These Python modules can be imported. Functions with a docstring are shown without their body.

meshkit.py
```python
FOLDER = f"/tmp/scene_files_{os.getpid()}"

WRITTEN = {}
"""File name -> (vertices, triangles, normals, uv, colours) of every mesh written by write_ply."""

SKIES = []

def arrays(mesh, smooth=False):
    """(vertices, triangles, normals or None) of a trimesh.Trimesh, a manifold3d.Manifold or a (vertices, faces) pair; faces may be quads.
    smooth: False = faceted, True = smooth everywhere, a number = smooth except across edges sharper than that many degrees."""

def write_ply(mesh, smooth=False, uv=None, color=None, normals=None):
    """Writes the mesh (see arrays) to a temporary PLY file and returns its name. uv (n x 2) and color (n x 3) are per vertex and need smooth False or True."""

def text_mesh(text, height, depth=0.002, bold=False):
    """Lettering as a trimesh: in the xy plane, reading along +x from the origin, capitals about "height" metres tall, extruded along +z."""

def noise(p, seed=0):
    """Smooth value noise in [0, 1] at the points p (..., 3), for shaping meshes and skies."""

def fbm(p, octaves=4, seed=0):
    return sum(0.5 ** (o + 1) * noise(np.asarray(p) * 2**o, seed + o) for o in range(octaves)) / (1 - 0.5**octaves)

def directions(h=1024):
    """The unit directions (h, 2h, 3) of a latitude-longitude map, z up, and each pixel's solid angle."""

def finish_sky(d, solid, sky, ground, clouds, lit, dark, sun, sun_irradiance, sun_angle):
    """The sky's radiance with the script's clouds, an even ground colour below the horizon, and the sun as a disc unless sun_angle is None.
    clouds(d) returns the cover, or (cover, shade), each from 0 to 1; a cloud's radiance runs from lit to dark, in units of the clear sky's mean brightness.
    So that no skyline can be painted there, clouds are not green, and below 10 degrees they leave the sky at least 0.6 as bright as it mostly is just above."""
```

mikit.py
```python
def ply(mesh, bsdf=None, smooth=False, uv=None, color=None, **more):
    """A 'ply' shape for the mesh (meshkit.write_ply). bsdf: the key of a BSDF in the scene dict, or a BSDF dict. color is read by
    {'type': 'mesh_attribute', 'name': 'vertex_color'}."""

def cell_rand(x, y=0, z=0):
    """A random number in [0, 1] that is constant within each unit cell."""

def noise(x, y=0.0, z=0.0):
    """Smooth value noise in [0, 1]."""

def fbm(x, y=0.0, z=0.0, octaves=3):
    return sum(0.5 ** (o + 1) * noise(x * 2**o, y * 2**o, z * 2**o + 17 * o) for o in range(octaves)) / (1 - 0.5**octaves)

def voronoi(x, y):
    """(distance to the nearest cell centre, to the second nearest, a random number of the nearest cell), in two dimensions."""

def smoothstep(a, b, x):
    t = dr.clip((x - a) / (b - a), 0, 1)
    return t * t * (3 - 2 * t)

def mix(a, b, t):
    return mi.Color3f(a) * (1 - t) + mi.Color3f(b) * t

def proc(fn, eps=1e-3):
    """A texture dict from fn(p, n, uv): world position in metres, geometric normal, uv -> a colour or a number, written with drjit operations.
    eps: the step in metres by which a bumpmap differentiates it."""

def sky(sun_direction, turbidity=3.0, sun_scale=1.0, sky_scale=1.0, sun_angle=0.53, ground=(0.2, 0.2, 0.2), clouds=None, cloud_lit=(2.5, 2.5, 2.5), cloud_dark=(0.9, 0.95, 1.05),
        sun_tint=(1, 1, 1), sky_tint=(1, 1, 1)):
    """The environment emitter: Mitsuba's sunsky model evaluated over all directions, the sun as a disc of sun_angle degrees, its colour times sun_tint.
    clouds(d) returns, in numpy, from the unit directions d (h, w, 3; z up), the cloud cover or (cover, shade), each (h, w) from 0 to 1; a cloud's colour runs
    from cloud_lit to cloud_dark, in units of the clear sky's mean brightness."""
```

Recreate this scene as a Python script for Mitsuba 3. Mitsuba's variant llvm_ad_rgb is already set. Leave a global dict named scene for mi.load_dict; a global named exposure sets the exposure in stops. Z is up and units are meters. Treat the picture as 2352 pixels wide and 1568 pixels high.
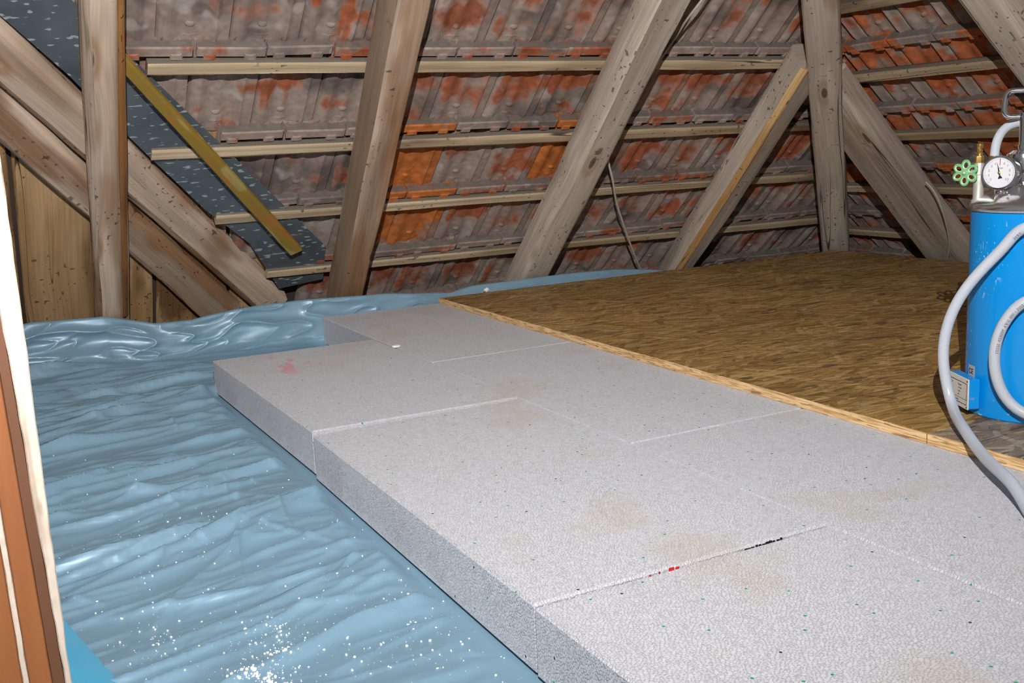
import math, random
import numpy as np, trimesh, drjit as dr, mitsuba as mi
import meshkit, mikit
from mikit import noise, fbm, voronoi, cell_rand, smoothstep, mix
from mitsuba import ScalarTransform4f as T

scene, labels = {}, {}
rng = np.random.default_rng(7)
random.seed(7)

# ------------------------------------------------------------------ camera
CAM = np.array([-0.5852, -2.1131, 0.6917])
FPX = 2370.0
YAW, PITCH, ROLL = 0.4733, 0.18773, 0.04707
_cy, _sy, _cp, _sp = math.cos(YAW), math.sin(YAW), math.cos(PITCH), math.sin(PITCH)
FWD = np.array([_sy * _cp, _cy * _cp, -_sp])
_r = np.array([_cy, -_sy, 0.0]); _d = np.cross(FWD, _r)
RIGHT = math.cos(ROLL) * _r + math.sin(ROLL) * _d
DOWN = -math.sin(ROLL) * _r + math.cos(ROLL) * _d
scene['camera'] = {'type': 'perspective', 'fov_axis': 'x', 'fov': math.degrees(2 * math.atan(1176 / FPX)), 'near_clip': 0.05, 'far_clip': 60.0,
                   'to_world': T().look_at(origin=CAM.tolist(), target=(CAM + FWD).tolist(), up=(-DOWN).tolist())}

# ------------------------------------------------------------------ lights: a flash head held above and a little left of the lens, plus a weak uniform fill added for bounced light, no real source
exposure = 0.0
FLASH = np.array([-0.575, -2.18, 1.30])
FLASH_TO = FLASH + np.array([math.sin(math.radians(24)), math.cos(math.radians(24)), math.tan(math.radians(-1.0))])
scene['flash'] = {'type': 'spot', 'to_world': T().look_at(origin=FLASH.tolist(), target=FLASH_TO.tolist(), up=[0, 0, 1]), 'cutoff_angle': 66.0, 'beam_width': 15.0,
                  'intensity': {'type': 'rgb', 'value': [37.5, 36.4, 35.6]}}
scene['ambient_fill'] = {'type': 'constant', 'radiance': {'type': 'rgb', 'value': [0.15, 0.15, 0.158]}}

# ------------------------------------------------------------------ measuring helpers (points of the photograph -> points on the room's planes)
def ray(x, y):
    v = FWD * FPX + RIGHT * (x - 1176) + DOWN * (y - 784)
    return v / np.linalg.norm(v)
def hit(x, y, n, p0):
    v = ray(x, y); n = np.asarray(n, float)
    return CAM + v * (((np.asarray(p0, float) - CAM) @ n) / (v @ n))
def onz(x, y, h): return hit(x, y, (0, 0, 1), (0, 0, h))
def at(x, y, depth): v = ray(x, y); return CAM + v * (depth / (v @ FWD))
def px(P):
    q = np.asarray(P, float) - CAM; z = q @ FWD
    return np.array([1176 + FPX * (q @ RIGHT) / z, 784 + FPX * (q @ DOWN) / z])
A = math.radians(42.0); CA, SA = math.cos(A), math.sin(A)
S1, N1, O1, U1 = np.array([0, -CA, SA]), np.array([0, -SA, -CA]), np.array([0, 1.70, .122]), np.array([1.0, 0, 0])
S2, N2, O2, U2 = np.array([-CA, 0, SA]), np.array([-SA, 0, -CA]), np.array([3.16, 0, .122]), np.array([0, 1.0, 0])
def P1(u, s, n=0.): return O1 + u * U1 + s * S1 + n * N1
def P2(u, s, n=0.): return O2 + u * U2 + s * S2 + n * N2
def h1(x, y, n=0.): return hit(x, y, N1, O1 + n * N1)
def h2(x, y, n=0.): return hit(x, y, N2, O2 + n * N2)
NB = -0.13            # outer face of the rafters = inner face of the battens
def unit(v): v = np.asarray(v, float); return v / np.linalg.norm(v)

# ------------------------------------------------------------------ names
def numbered(base):
    if base not in USED:
        USED[base] = 0; return base
    USED[base] += 1
    return f'{base}_{USED[base]:03d}'
USED = {}
def thing(name, label, cat, group=None, kind=None):
    k = numbered(name); labels[k] = {'label': label}
    if cat: labels[k]['category'] = cat
    if group: labels[k]['group'] = group
    if kind: labels[k]['kind'] = kind
    return k
def add(key, shape): scene[key] = shape; return key
def part(parent, name, shape, label=None, kind=None):
    k = numbered(parent + '__' + name); scene[k] = shape
    if label or kind:
        labels[k] = {}
        if label: labels[k]['label'] = label
        if kind: labels[k]['kind'] = kind
    return k
def solo(name, shape, label, cat, group=None, kind=None):
    k = thing(name, label, cat, group, kind); scene[k] = shape; return k

# ------------------------------------------------------------------ mesh helpers
def hullmesh(pts): return trimesh.convex.convex_hull(np.asarray(pts, float))
def inset_poly(poly, r):
    import shapely
    g = shapely.Polygon(poly).buffer(-r, join_style='mitre')
    return np.array(g.exterior.coords)[:-1]
def bevel_slab(poly, z0, z1, r=.002):
    poly = np.asarray(poly, float)[:, :2]; ins = inset_poly(poly, r)
    pts = [[*p, z] for p in ins for z in (z0, z1)] + [[*p, z] for p in poly for z in (z0 + r, z1 - r)]
    return hullmesh(pts)
def box(c, u, v, w, r=.001):
    """bevelled box: centre and three half-extent vectors"""
    c, u, v, w = (np.asarray(a, float) for a in (c, u, v, w))
    lu, lv, lw = (np.linalg.norm(a) for a in (u, v, w)); pts = []
    for a in (-1, 1):
        for b in (-1, 1):
            for d in (-1, 1):
                pts += [c + a*u*(1-r/lu) + b*v*(1-r/lv) + d*w, c + a*u*(1-r/lu) + b*v + d*w*(1-r/lw), c + a*u + b*v*(1-r/lv) + d*w*(1-r/lw)]
    return hullmesh(pts)
def frame(path):
    path = np.asarray(path, float); t = np.gradient(path, axis=0); t /= np.linalg.norm(t, axis=1)[:, None]
    n = np.cross(t[0], [0, 0, 1.]); n = np.cross(t[0], [1., 0, 0]) if np.linalg.norm(n) < 1e-3 else n
    N = []
    for k in range(len(path)):
        n = n - t[k] * (n @ t[k]); n /= np.linalg.norm(n); N.append(n)
    N = np.array(N); return t, N, np.cross(t, N)
def tube(path, rad, m=14, caps=True):
    path = np.asarray(path, float); t, N, B = frame(path); k = len(path); rad = np.broadcast_to(rad, (k,))
    a = np.arange(m) * 2 * np.pi / m
    v = (path[:, None] + rad[:, None, None] * (np.cos(a)[None, :, None] * N[:, None] + np.sin(a)[None, :, None] * B[:, None])).reshape(-1, 3)
    f = [[i*m + j, i*m + (j+1) % m, (i+1)*m + (j+1) % m, (i+1)*m + j] for i in range(k-1) for j in range(m)]
    f = np.array(f); f = np.vstack([f[:, [0, 1, 2]], f[:, [0, 2, 3]]])
    if caps:
        v = np.vstack([v, path[0], path[-1]]); c = len(v)
        f = np.vstack([f, [[c-2, (j+1) % m, j] for j in range(m)], [[c-1, (k-1)*m + j, (k-1)*m + (j+1) % m] for j in range(m)]])
    return trimesh.Trimesh(v, f, process=False)
def spline(pts, n=60):
    from scipy.interpolate import CubicSpline
    pts = np.asarray(pts, float); d = np.r_[0, np.cumsum(np.linalg.norm(np.diff(pts, axis=0), axis=1))]
    return CubicSpline(d, pts)(np.linspace(0, d[-1], n))
def lathe(profile, origin, axis, m=40):
    """profile [(radius, height)] turned about axis"""
    axis = unit(axis); a = np.cross(axis, [0, 0, 1.]); a = np.array([1., 0, 0]) if np.linalg.norm(a) < 1e-3 else unit(a); b = np.cross(axis, a)
    th = np.arange(m) * 2 * np.pi / m; v = []
    for r, h in profile:
        for q in th: v.append(np.asarray(origin) + axis * h + max(r, 1e-5) * (np.cos(q) * a + np.sin(q) * b))
    k = len(profile); f = []
    for i in range(k-1):
        for j in range(m):
            f += [[i*m + j, i*m + (j+1) % m, (i+1)*m + (j+1) % m], [i*m + j, (i+1)*m + (j+1) % m, (i+1)*m + j]]
    return trimesh.Trimesh(np.array(v), np.array(f), process=False)
cat_ = trimesh.util.concatenate

SEED = [0]
def timber(bl, br, tl, tr, out, depth, bsdf, ext=(0., 0.), rc=.009, rough=.004, seg=None, bow=0.0, wane=None, depth_top=None):
    """Hewn timber: corners of its inner face (bottom left, bottom right, top left, top right), outward normal, depth. uv in metres: u along, v around."""
    SEED[0] += 1; sd = SEED[0]
    bl, br, tl, tr = (np.asarray(a, float) for a in (bl, br, tl, tr)); out = unit(out)
    ax = unit((tl + tr - bl - br)); L = np.linalg.norm((tl + tr - bl - br) / 2)
    lat = (br - bl); lat = unit(lat - ax * (lat @ ax)); wv = [abs((br - bl) @ lat), abs((tr - tl) @ lat)]
    c0, c1 = (bl + br) / 2, (tl + tr) / 2
    t0, t1 = -ext[0] / L, 1 + ext[1] / L
    n = seg or max(6, int((t1 - t0) * L / .035))
    ts = np.linspace(t0, t1, n); depth_top = depth if depth_top is None else depth_top
    rings, uvs = [], []
    base = []
    ks = (0, .25, .5, .75, 1)
    for side in range(4):
        for k in ks: base.append((side, k))
    m = len(base)
    for i, t in enumerate(ts):
        w = wv[0] + (wv[1] - wv[0]) * t; dp = depth + (depth_top - depth) * t; c = c0 + (c1 - c0) * t + out * bow * 4 * t * (1 - t) * 0
        pts = []
        ln = t * L
        cr = [rc * (0.6 + 1.3 * meshkit.noise(np.array([ln * 3.1, q * 7.7, sd * 3.3]))) for q in range(4)]
        if wane is not None: cr[wane[0]] = cr[wane[0]] + wane[1] * float(meshkit.noise(np.array([ln * 2.3 + 5, 1.3, sd * 1.7]))) 
        # corners order: inner-left, inner-right, outer-right, outer-left (x along lat, z along out)
        X, Z = w / 2, dp
        cor = [(-X, 0), (X, 0), (X, Z), (-X, Z)]
        for side in range(4):
            a, b = np.array(cor[side]), np.array(cor[(side + 1) % 4]); e = (b - a); le = np.linalg.norm(e); e = e / le
            for k in ks:
                dd = cr[side] + (le - cr[side] - cr[(side + 1) % 4]) * k
                pts.append(a + e * dd)
        pts = np.array(pts); ctr = np.array([0, Z / 2])
        q3 = np.stack([np.full(m, ln * 4.0), pts[:, 0] * 16, pts[:, 1] * 16 + sd * 9.1], 1)
        dsp = (meshkit.fbm(q3, 3) - .5) * 2 * rough
        q4 = np.stack([np.full(m, ln * 1.1), np.arange(m) // 5 * 3.7, np.full(m, sd * 2.3)], 1)
        dsp = dsp + (meshkit.noise(q4) - .5) * 2 * rough * 1.3
        dirn = pts - ctr; dirn = dirn / np.linalg.norm(dirn, axis=1)[:, None]
        pts = pts + dirn * dsp[:, None]
        pts = np.vstack([pts, pts[:1]])
        per = np.r_[0, np.cumsum(np.linalg.norm(np.diff(pts, axis=0), axis=1))]
        rings.append(c + pts[:, :1] * lat + pts[:, 1:] * out)
        uvs.append(np.stack([np.full(m + 1, ln + sd * 7.31), per + sd * 3.17], 1))
    v = np.vstack(rings); uv = np.vstack(uvs); M = m + 1; f = []
    for i in range(n - 1):
        for j in range(m):
            a, b, c_, d = i * M + j, i * M + j + 1, (i + 1) * M + j + 1, (i + 1) * M + j
            f += [[a, b, c_], [a, c_, d]]
    for end in (0, n - 1):
        st = len(v); ring = rings[end][:m]; v = np.vstack([v, ring, ring.mean(0)[None]])
        loc = np.stack([(ring - ring.mean(0)) @ lat * 0.15, (ring - ring.mean(0)) @ out], 1)
        uv = np.vstack([uv, loc + sd * 3.3, [[sd * 3.3, sd * 3.3]]])
        for j in range(m):
            f.append([st + (j + 1) % m, st + j, st + m] if end == 0 else [st + j, st + (j + 1) % m, st + m])
    f = np.array(f)
    tm = trimesh.Trimesh(v, f, process=False)
    if tm.volume < 0: f = f[:, ::-1]
    return mikit.ply((v, f), bsdf, smooth=True, uv=uv)

# ------------------------------------------------------------------ materials
def rgb(*c): return {'type': 'rgb', 'value': list(c)}
def two(b): return {'type': 'twosided', 'bsdf': b}
def princ(color, rough=.6, spec=.3, **k):
    return {'type': 'principled', 'base_color': color, 'roughness': rough, 'specular': spec, **k}
def bump(tex, scale, b): return {'type': 'bumpmap', 'tex': tex, 'scale': scale, 'bsdf': b}

def wood_fn(c_light, c_dark, c_stain, stain=.60, knots=.72, crack=.010, dust=0., band=None):
    def fn(p, n, uv):
        u, v = uv.x, uv.y
        d, s, w = voronoi(u * 1.9, v * 5.5)
        k = dr.select(w > knots, 1.0, 0.0)
        wv = v + .014 * (noise(u * 2.6, v * 4.0) - .5) + k * .010 * smoothstep(.42, .05, d)     # grain runs round the knots
        g = fbm(u * 1.3, wv * 62, 2.0, octaves=3)
        fine = noise(u * 9, wv * 300)
        streak = fbm(u * .8, wv * 13, 9.0, octaves=3)
        c = mix(c_light, c_dark, smoothstep(.30, .66, streak * .7 + g * .3))
        bl = smoothstep(.52, .70, fbm(u * 1.9 + 3, v * 6, 14.0, octaves=3))
        c = mix(c, mi.Color3f(c_light) * 1.22, bl * .6)
        st = smoothstep(stain - .05, stain + .12, fbm(u * 1.9, v * 7, 4.0, octaves=4))
        c = mix(c, c_stain, st * .8)
        c = c * (.60 + .55 * g + .25 * fine)
        c = mix(c, mi.Color3f(c_stain) * .35, k * (1 - smoothstep(.045, .085, d)) * .9)
        ring = smoothstep(.20, .11, d) * smoothstep(.06, .10, d)
        c = mix(c, mi.Color3f(c_stain) * 1.1, k * ring * .6)
        cr = dr.abs(fbm(u * .32, wv * 24, 6.0, octaves=2) - .5)
        c = c * (1 - .82 * (1 - smoothstep(crack * .3, crack, cr)) * smoothstep(.48, .60, fbm(u * 1.2, v * 5, 3.0, octaves=2)))
        sp = smoothstep(.84, .92, noise(u * 70, v * 100, 8.0)) * smoothstep(.45, .6, fbm(u * 4, v * 9, 12.0, octaves=2))
        c = c * (1 - .65 * sp)
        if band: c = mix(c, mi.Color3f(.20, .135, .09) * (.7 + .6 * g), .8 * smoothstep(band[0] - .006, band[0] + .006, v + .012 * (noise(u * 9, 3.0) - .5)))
        if dust: c = mix(c, mi.Color3f(.13, .115, .10) * (.7 + .6 * g), smoothstep(.35, .6, n.z) * dust)
        return c
    return mikit.proc(fn)
def wood_bump(p, n, uv):
    return fbm(uv.x * 2.5, uv.y * 70, 2.0, octaves=2) + .5 * noise(uv.x * 20, uv.y * 25)
WB = mikit.proc(wood_bump)
def wood(key, *a, rough=.75, bs=.0022, **k):
    scene[key] = two(bump(WB, bs, princ(wood_fn(*a, **k), rough, .2)))
wood('wood_rafter', (.56, .44, .34), (.33, .225, .155), (.25, .125, .055), knots=.60)
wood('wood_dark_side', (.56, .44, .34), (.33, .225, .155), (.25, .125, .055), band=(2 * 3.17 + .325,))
wood('wood_grey', (.51, .435, .365), (.335, .272, .217), (.29, .195, .12), stain=.68, knots=.86)
wood('wood_batten', (.47, .37, .245), (.32, .23, .135), (.15, .10, .065), stain=.66, knots=.85, dust=.85)
wood('wood_yellow', (.62, .42, .20), (.46, .27, .11), (.30, .14, .05), stain=.62, knots=.95)
wood('wood_orange', (.46, .24, .09), (.28, .12, .04), (.14, .06, .025), stain=.56, knots=.95)
wood('wood_board', (.58, .38, .20), (.40, .235, .105), (.15, .075, .033), stain=.54, knots=.90, crack=.004)

def paint_fn(p, n, uv):
    c = mix((.29, .175, .022), (.235, .155, .03), fbm(uv.x * 5, uv.y * 18, octaves=3))
    c = mix(c, (.36, .135, .03), smoothstep(.62, .72, fbm(uv.x * 9, uv.y * 14, 3.0, octaves=2)) * .6)
    c = mix(c, (.42, .36, .15), smoothstep(.70, .78, noise(uv.x * 11, uv.y * 30, 5)) * .5)
    return c
scene['lath_paint'] = two(bump(WB, .0015, princ(mikit.proc(paint_fn), .55, .4)))

# clay tiles: red clay under a veil of dust and lime, thicker on upward faces
def tile_fn(clay_at, soft, red, dust, dark):
    def fn(p, n, uv):
        f = fbm(p.x * 10, p.y * 10, p.z * 10, octaves=5)
        cell = cell_rand(uv.x * 0 + dr.floor(p.x * 4.93), dr.floor(p.y * 6.2), dr.floor(p.z * 6.2))
        g = noise(p.x * 70, p.y * 70, p.z * 70)
        ff = f + .16 * (noise(p.x * 3.1, p.y * 3.1, p.z * 3.1) - .5) + .10 * (noise(uv.x * 22, p.x * 3, p.z * 4) - .5) + uv.y
        veil = smoothstep(clay_at - soft, clay_at + soft, ff) * .92 + .08
        c_d = mix(dust, dark, smoothstep(.42, .68, fbm(p.x * 5 + 9, p.y * 5, p.z * 5, octaves=3)))
        c_d = mix(c_d, (.40, .36, .32), smoothstep(.6, .74, fbm(p.x * 16, p.y * 16 + 4, p.z * 16, octaves=2)) * .6)
        c_r = mi.Color3f(red) * (.55 + .9 * fbm(p.x * 31, p.y * 31, p.z * 31, octaves=2))
        rim = smoothstep(.10, .0, dr.abs(ff - clay_at))
        c = mix(c_r, c_d, veil)
        c = mix(c, (.36, .19, .14), rim * .45)
        up = smoothstep(.12, .5, n.z)
        c = mix(c, mi.Color3f(.155, .135, .12) * (.8 + .4 * f), up * .9)
        return c * (.8 + .35 * g)
    return mikit.proc(fn)
tb = mikit.proc(lambda p, n, uv: fbm(p.x * 60, p.y * 60, p.z * 60, octaves=3))
def tile_mat(key, *a): scene[key] = two(bump(tb, .0018, princ(tile_fn(*a), .85, .12)))
tile_mat('tile_dusty', .40, .08, (.26, .080, .038), (.305, .235, .20), (.135, .105, .092))
tile_mat('tile_mixed', .48, .055, (.31, .085, .034), (.315, .245, .208), (.14, .112, .098))
tile_mat('tile_clay', .56, .035, (.42, .11, .034), (.31, .25, .213), (.15, .12, .104))
tile_mat('tile_orange', .80, .10, (.46, .14, .032), (.33, .22, .16), (.24, .14, .09))
scene['roof_dark'] = two({'type': 'diffuse', 'reflectance': rgb(.10, .075, .06)})

def zinc_fn(p, n, uv):
    f = fbm(uv.x * 14, uv.y * 14, octaves=3)
    c = mix((.075, .097, .113), (.14, .163, .18), f)
    sp = smoothstep(.69, .78, fbm(uv.x * 38 + uv.y * 8, uv.y * 95, 2.0, octaves=2))
    return mix(c, (.42, .48, .53), sp * .9)
scene['zinc'] = two(princ(mikit.proc(zinc_fn), .42, .5, metallic=.25))

def bead_uv(p, n):
    top = dr.abs(n.z) > .5
    sx = dr.abs(n.x) > dr.abs(n.y)
    a = dr.select(top, p.x, dr.select(sx, p.y, p.x)); b = dr.select(top, p.y, p.z)
    return a, b
def eps_fn(p, n, uv):
    a, b = bead_uv(p, n)
    d, s, w = voronoi(a * 210, b * 210)
    c = mi.Color3f(.515, .518, .548) * (.90 + .13 * w) * (.82 + .18 * smoothstep(.02, .3, s - d))
    top = smoothstep(.4, .6, n.z)
    sm = smoothstep(.62, .80, fbm(p.x * 6.3 + 2.2, p.y * 6.3 + 5, octaves=4)) * top
    c = mix(c, (.43, .385, .32), sm * .38)
    d2, s2, w2 = voronoi(a * 26 + 3, b * 26)
    fl = dr.select((d2 < .055), 1.0, 0.0)
    c = mix(c, (.02, .30, .16), fl * dr.select(w2 > .86, 1.0, 0.0))
    c = mix(c, (.05, .05, .07), fl * dr.select((w2 > .80) & (w2 <= .84), 1.0, 0.0))
    rd = smoothstep(.60, .72, fbm(p.x * 26, p.y * 13, 2.0, octaves=2)) * (1 - smoothstep(.05, .12, dr.sqrt(dr.square(p.x - .14) + dr.square((p.y - .80) * .6)))) * top
    c = mix(c, (.62, .22, .27), rd * .6)
    return c
def eps_bump(p, n, uv):
    a, b = bead_uv(p, n)
    d, s, w = voronoi(a * 210, b * 210)
    return smoothstep(0, .45, s - d) + .3 * w
scene['polystyrene'] = two(bump(mikit.proc(eps_bump, eps=4e-4), .0008, princ(mikit.proc(eps_fn), .55, .35)))
scene['crumb'] = two({'type': 'diffuse', 'reflectance': rgb(.85, .85, .86)})

def strands(a, b, z):
    out, best = mi.Float(0), mi.Float(0)
    tone, edge = mi.Float(.5), mi.Float(1)
    wob = noise(a * 7, b * 23, 2.0) - .5
    for i, (ang, ka, kb, share) in enumerate(((.05, 7, 60, 1.), (-.20, 7, 66, .5), (.30, 8, 58, .42), (-.48, 8.5, 60, .30), (.85, 10, 55, .14), (-1.05, 10, 55, .10))):
        ca, sa = math.cos(ang), math.sin(ang)
        x, y = (a * ca + b * sa) * ka + 3.1 * i, (b * ca - a * sa) * kb + 7.7 * i
        y = y + 1.1 * noise(x * 1.4, y * .35, 20.0 + i) + .5 * wob
        row = dr.floor(y); x = x + cell_rand(row, 5, i) * 7
        x = x + .12 * (y - row) * (cell_rand(row, 9, i) - .5) * 4
        r = cell_rand(dr.floor(x), row, 10 + i); on = cell_rand(dr.floor(x), row, 30 + i)
        fy = y - row; fx = x - dr.floor(x)
        use = (on < share) & (dr.abs(fy - .5) < .32 + .3 * dr.minimum(fx, 1 - fx) + (.4 if i == 0 else 0))
        tone = dr.select(use, r, tone)
        edge = dr.select(use, dr.minimum(fy, 1 - fy), edge)
    return tone, edge
def osb_fn(tint, light, mid, dark):
    def fn(p, n, uv):
        top = dr.abs(n.z) > .5
        a = dr.select(top, p.x, p.x + p.y); b = dr.select(top, p.y, p.z * 3.2)
        t, e = strands(a, b, 0)
        t2, e2 = strands(a * 2.3 + 5, b * 2.1, 0); t = t * .74 + t2 * .26; e = dr.minimum(e, e2)
        g = fbm(a * 14, b * 150, 3.0, octaves=2)
        c = mix(mid, light, smoothstep(.52, .9, t)); c = mix(c, dark, smoothstep(.42, .1, t))
        c = c * (.78 + .34 * g) * (.80 + .20 * smoothstep(0, .12, e))
        c = c * (.80 + .4 * fbm(a * 4, b * 9, 5.0, octaves=2))
        c = mix(c, mi.Color3f(.05, .035, .02), smoothstep(.80, .88, noise(a * 17, b * 70, 7.0)) * .7)
        c = mix(c, mi.Color3f(light) * 1.5, smoothstep(.80, .90, noise(a * 22, b * 190, 9.0)) * .5)
        return dr.clip(c * mi.Color3f(tint), 0, 1)
    return mikit.proc(fn)
osb_b = mikit.proc(lambda p, n, uv: strands(p.x, p.y, 0)[0] + .3 * noise(p.x * 30, p.y * 200))
scene['osb'] = two(bump(osb_b, .0006, princ(osb_fn((1, 1, 1), (.40, .265, .105), (.285, .163, .048), (.175, .092, .026)), .5, .45)))
scene['osb_worn'] = two(bump(osb_b, .0006, princ(osb_fn((1, 1, 1), (.34, .27, .19), (.22, .16, .10), (.14, .095, .055)), .55, .35)))
def osb_edge_fn(p, n, uv):
    a = p.x + p.y
    g = fbm(a * 26, p.z * 420, 1.0, octaves=3)
    c = mix((.80, .56, .30), (.52, .31, .13), smoothstep(.3, .75, g))
    return mix(c, (.14, .075, .035), smoothstep(.74, .84, noise(a * 42, p.z * 420, 4)) * .55)
scene['osb_cut'] = two(princ(mikit.proc(osb_edge_fn), .75, .15))

scene['film_blue'] = two(princ(rgb(.195, .33, .43), .42, .6, metallic=.14, clearcoat=.22, clearcoat_gloss=.86))
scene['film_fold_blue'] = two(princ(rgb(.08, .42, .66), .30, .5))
scene['floor_screed'] = two({'type': 'diffuse', 'reflectance': rgb(.22, .20, .18)})

def tank_fn(p, n, uv):
    c = mi.Color3f(.0, .235, .62) * (.92 + .16 * fbm(p.x * 20, p.y * 20, p.z * 3, octaves=2))
    sc = smoothstep(.84, .90, noise(p.x * 500 + p.y * 300, p.z * 150, 3.0)) * smoothstep(.60, .70, fbm(p.x * 14, p.y * 14, p.z * 9, octaves=2))
    c = mix(c, (.30, .58, .72), sc * .8)
    ch = smoothstep(.76, .82, noise(p.x * 110, p.y * 110, p.z * 130)) * smoothstep(.175, .13, p.z)
    return mix(c, (.42, .30, .24), ch)
scene['tank_blue'] = two(princ(mikit.proc(tank_fn), .22, .5, clearcoat=.5, clearcoat_gloss=.85))
def chrome_dust(p, n, uv): return .14 + .5 * smoothstep(.25, .55, fbm(p.x * 40, p.y * 40, p.z * 60, octaves=3)) * smoothstep(.2, .8, n.z)
def chrome_col(p, n, uv):
    d = smoothstep(.25, .55, fbm(p.x * 40, p.y * 40, p.z * 60, octaves=3)) * smoothstep(.3, .8, n.z)
    return mix((.74, .74, .76), (.34, .32, .31), d * .8)
scene['chrome'] = two(princ(mikit.proc(chrome_col), mikit.proc(chrome_dust), .6, metallic=.95))
scene['chrome_clean'] = two(princ(rgb(.80, .80, .82), .10, .6, metallic=1.0))
scene['brass'] = two(princ(rgb(.66, .42, .13), .25, .5, metallic=.9))
scene['cast_metal'] = two(princ(rgb(.58, .56, .50), .42, .5, metallic=.6))
scene['green_enamel'] = two(princ(rgb(.13, .36, .14), .35, .5))
scene['cream_wear'] = two(princ(rgb(.62, .58, .47), .5, .4))
scene['dial_white'] = two(princ(rgb(.55, .55, .57), .5, .4))
scene['ink'] = two({'type': 'diffuse', 'reflectance': rgb(.02, .02, .025)})
scene['grey_ink'] = two({'type': 'diffuse', 'reflectance': rgb(.12, .12, .13)})
scene['red_ink'] = two({'type': 'diffuse', 'reflectance': rgb(.55, .03, .05)})
scene['sticker_grey'] = two(princ(rgb(.40, .38, .37), .4, .4))
scene['plate_white'] = two(princ(rgb(.62, .59, .55), .4, .4))
scene['hose_grey'] = two(princ(rgb(.44, .47, .52), .28, .5))
scene['cable_cream'] = two(princ(rgb(.50, .46, .36), .5, .3))
def raw_fn(p, n, uv):
    g = fbm(p.x * 180, p.y * 60, p.z * 7, octaves=3)
    c = mix((.56, .49, .41), (.40, .32, .25), smoothstep(.45, .8, g))
    return mix(c, (.30, .22, .17), smoothstep(.70, .80, fbm(p.x * 70, p.y * 10, p.z * 22, octaves=2)) * .7)
scene['raw_edge'] = two(bump(mikit.proc(lambda p, n, uv: fbm(p.x * 200, p.y * 40, p.z * 45, octaves=3)), .003, princ(mikit.proc(raw_fn), .8, .15)))
def stain_fn(p, n, uv):
    g = fbm(p.x * 90, p.y * 30, p.z * 4, octaves=3)
    c = mix((.30, .115, .04), (.20, .07, .027), g)
    return mix(c, (.11, .045, .024), smoothstep(.58, .74, fbm(p.x * 25, p.y * 10, p.z * 3, octaves=2)) * .6)
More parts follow.
